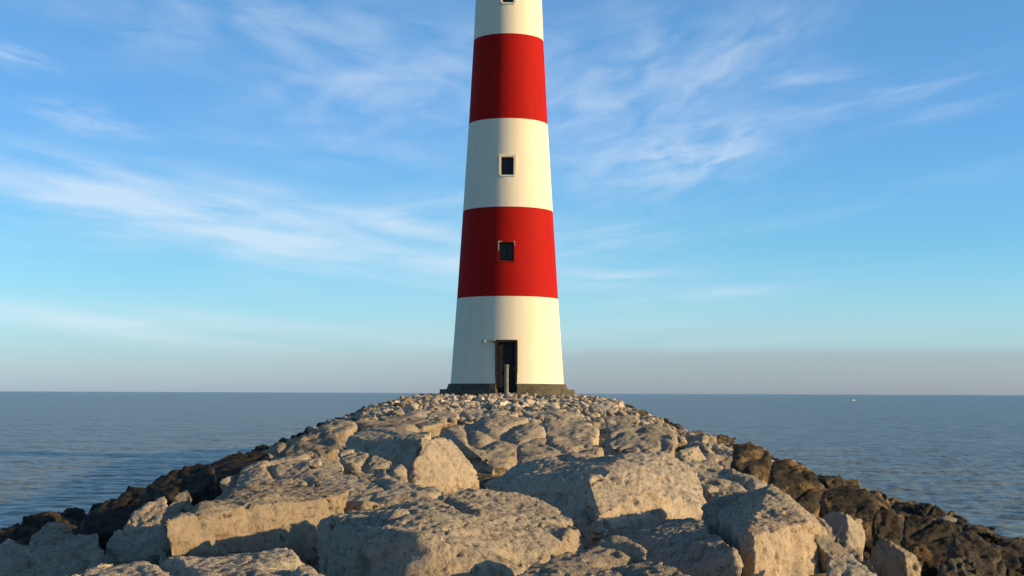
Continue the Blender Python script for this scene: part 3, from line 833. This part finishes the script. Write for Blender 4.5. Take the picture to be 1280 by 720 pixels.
# ------------------------------------------------------------------ light, sky
SUN_EL, SUN_AZ = R(12.3), R(104)          # azimuth from +Y towards +X
sd = bpy.data.lights.new("sun", "SUN"); sd.energy = 5.0; sd.angle = R(.55); sd.color = (1, .70, .31)
sun = bpy.data.objects.new("sun", sd); col.objects.link(sun)
d = Vector((math.sin(SUN_AZ) * math.cos(SUN_EL), math.cos(SUN_AZ) * math.cos(SUN_EL), math.sin(SUN_EL)))
sun.rotation_euler = d.to_track_quat('Z', 'Y').to_euler()

w = bpy.data.worlds.new("World"); sc.world = w; w.use_nodes = True
t = NT(w.node_tree); bg = t.n["Background"]
sky = t.new("ShaderNodeTexSky", sky_type="NISHITA", sun_disc=False, sun_elevation=SUN_EL, sun_rotation=SUN_AZ, air_density=1.0, dust_density=.6, ozone_density=2.5, altitude=0)
tc = t.new("ShaderNodeTexCoord").outputs["Generated"]
sp = t.new("ShaderNodeSeparateXYZ", inp={0: tc})
az = t.m("MULTIPLY", t.m("ARCTAN2", sp.outputs[0], sp.outputs[1]), 180 / math.pi)
el = t.m("MULTIPLY", t.m("ARCSINE", sp.outputs[2]), 180 / math.pi)
# tint by elevation: hazy grey band at the horizon, clear blue above
eln = t.m("DIVIDE", el, 90.0, clamp=True)
tint = t.ramp(eln, [(0, (.86, 1.13, 2.05)), (.0147, (.76, 1.03, 1.65)), (.033, (.72, 1.07, 1.50)), (.067, (.51, .95, 1.30)), (.116, (.53, .90, 1.28)), (.165, (.58, .93, 1.23)), (.24, (.60, .86, 1.05)), (.45, (.62, .70, .66))])
base = t.mix(1.0, sky.outputs[0], tint, "MULTIPLY")
band = t.m("MULTIPLY", t.ss(el, 1.45, 1.95, 1, 0), t.ss(az, -14, 6))
lf = t.ss(az, -18, 0, .93, 1.0); base = t.mix(1.0, base, t.new("ShaderNodeCombineColor", inp={0: lf, 1: lf, 2: lf}).outputs[0], "MULTIPLY")
SKY = t.mix(band, base, t.mix(1.0, base, (.90, .85, .85, 1), "MULTIPLY"))
cl = None
comb = t.new("ShaderNodeCombineXYZ", inp={0: az, 1: el, 2: 0.0}).outputs[0]
def streak(a0, e0, la, le, rot, amt, freq=(.22, 1.6), dist=1.2, seed=0.0, thr=(.28, .80)):
    """wisp centred at azimuth a0, elevation e0 (degrees), half lengths la, le, tilted by rot"""
    ca, sa = math.cos(R(rot)), math.sin(R(rot))
    da = t.m("SUBTRACT", az, a0); de = t.m("SUBTRACT", el, e0)
    u = t.m("ADD", t.m("MULTIPLY", da, ca), t.m("MULTIPLY", de, sa))
    v = t.m("SUBTRACT", t.m("MULTIPLY", de, ca), t.m("MULTIPLY", da, sa))
    g_ = t.m("ADD", t.m("POWER", t.m("ABSOLUTE", t.m("DIVIDE", u, la)), 2.0), t.m("POWER", t.m("ABSOLUTE", t.m("DIVIDE", v, le)), 2.0))
    g_ = t.m("POWER", 2.718, t.m("MULTIPLY", g_, -1.0))
    vec = t.new("ShaderNodeCombineXYZ", inp={0: t.m("MULTIPLY", u, freq[0]), 1: t.m("MULTIPLY", v, freq[1]), 2: seed}).outputs[0]
    n = t.noise(vec, 1.0, 6, .50, dist * .3)
    return t.m("MULTIPLY", t.m("MULTIPLY", g_, t.ss(n, *thr)), amt)
def pa(px): return math.degrees(math.atan((px - 640) / F))
def pe(py): return math.degrees(math.atan((491.5 - py) / F)) * 1.0
S = [
 (300, 288, 440, 50, -6, 1.25, (.15, .9), .6), (170, 250, 260, 36, -9, .85, (.2, 1.3), .9), (470, 300, 200, 40, -3, .7, (.25, 1.2), .8),
 (520, 262, 110, 22, 10, .6, (.3, 1.8), .8), (110, 402, 260, 20, -5, 1.0, (.12, 1.1), .5), (100, 163, 60, 15, -10, .9, (.5, 2.2), .8),
 (10, 92, 40, 12, -12, .9, (.5, 2.2), .8), (360, 50, 330, 75, -12, .55, (.28, .9), 1.6), (500, 110, 180, 60, 12, .4, (.4, .9), 1.6),
 (420, 185, 180, 26, -4, .3, (.3, 1.5), 1.0), (780, 130, 170, 110, 12, .65, (.4, .9), 2.0), (860, 195, 110, 34, 14, 1.1, (.45, 1.5), 1.2),
 (930, 60, 110, 40, 30, .5, (.5, 1.2), 1.6), (1100, 130, 130, 15, 13, .5, (.3, 2.0), .7), (740, 300, 110, 14, 8, .7, (.3, 2.2), .6), (760, 348, 90, 11, 2, .75, (.3, 2.2), .6),
 (890, 368, 110, 9, 6, .45, (.3, 2.2), .6), (1050, 260, 260, 20, 10, .2, (.25, 1.8), .8), (1020, 100, 60, 16, 4, .5, (.4, 1.8), .9), (1180, 150, 90, 10, 10, .35, (.3, 2), .7), (720, 420, 400, 22, 1, .35, (.15, 1.3), .5), (300, 420, 300, 14, -3, .4, (.15, 1.5), .5)]
px2d = 180 / math.pi / F
for k, (x, y, lx_, ly_, rot, amt, fr, di) in enumerate(S):
    s_ = streak(pa(x), pe(y), lx_ * px2d, ly_ * px2d, rot, amt, fr, di, k * 3.7)
    cl = s_ if cl is None else t.m("ADD", cl, s_)
cl = t.m("MULTIPLY", t.m("MINIMUM", cl, 1.0), .62)
cloud = t.mix(cl, SKY, (4.4, 4.9, 5.5, 1))
t.put(bg.inputs["Color"], cloud); bg.inputs["Strength"].default_value = .141

# ------------------------------------------------------------------ camera
cd = bpy.data.cameras.new("camera"); cam = bpy.data.objects.new("camera", cd); col.objects.link(cam); sc.camera = cam
cd.sensor_width = 36; cd.lens = F / 1280 * 36; cd.clip_start = .1; cd.clip_end = 120000
cam.location = (0, 0, EYE)
cam.rotation_euler = (Matrix.Rotation(R(90) + PITCH, 4, 'X') @ Matrix.Rotation(ROLL, 4, 'Z')).to_euler()
sc.view_settings.view_transform = 'Standard'; sc.view_settings.look = 'None'; sc.view_settings.exposure = .35; sc.view_settings.gamma = 1
print("ROCKS", len(rocks), "kept", nb, ns, "polys", sum(len(o.data.polygons) for o in sc.objects if o.type == 'MESH'))
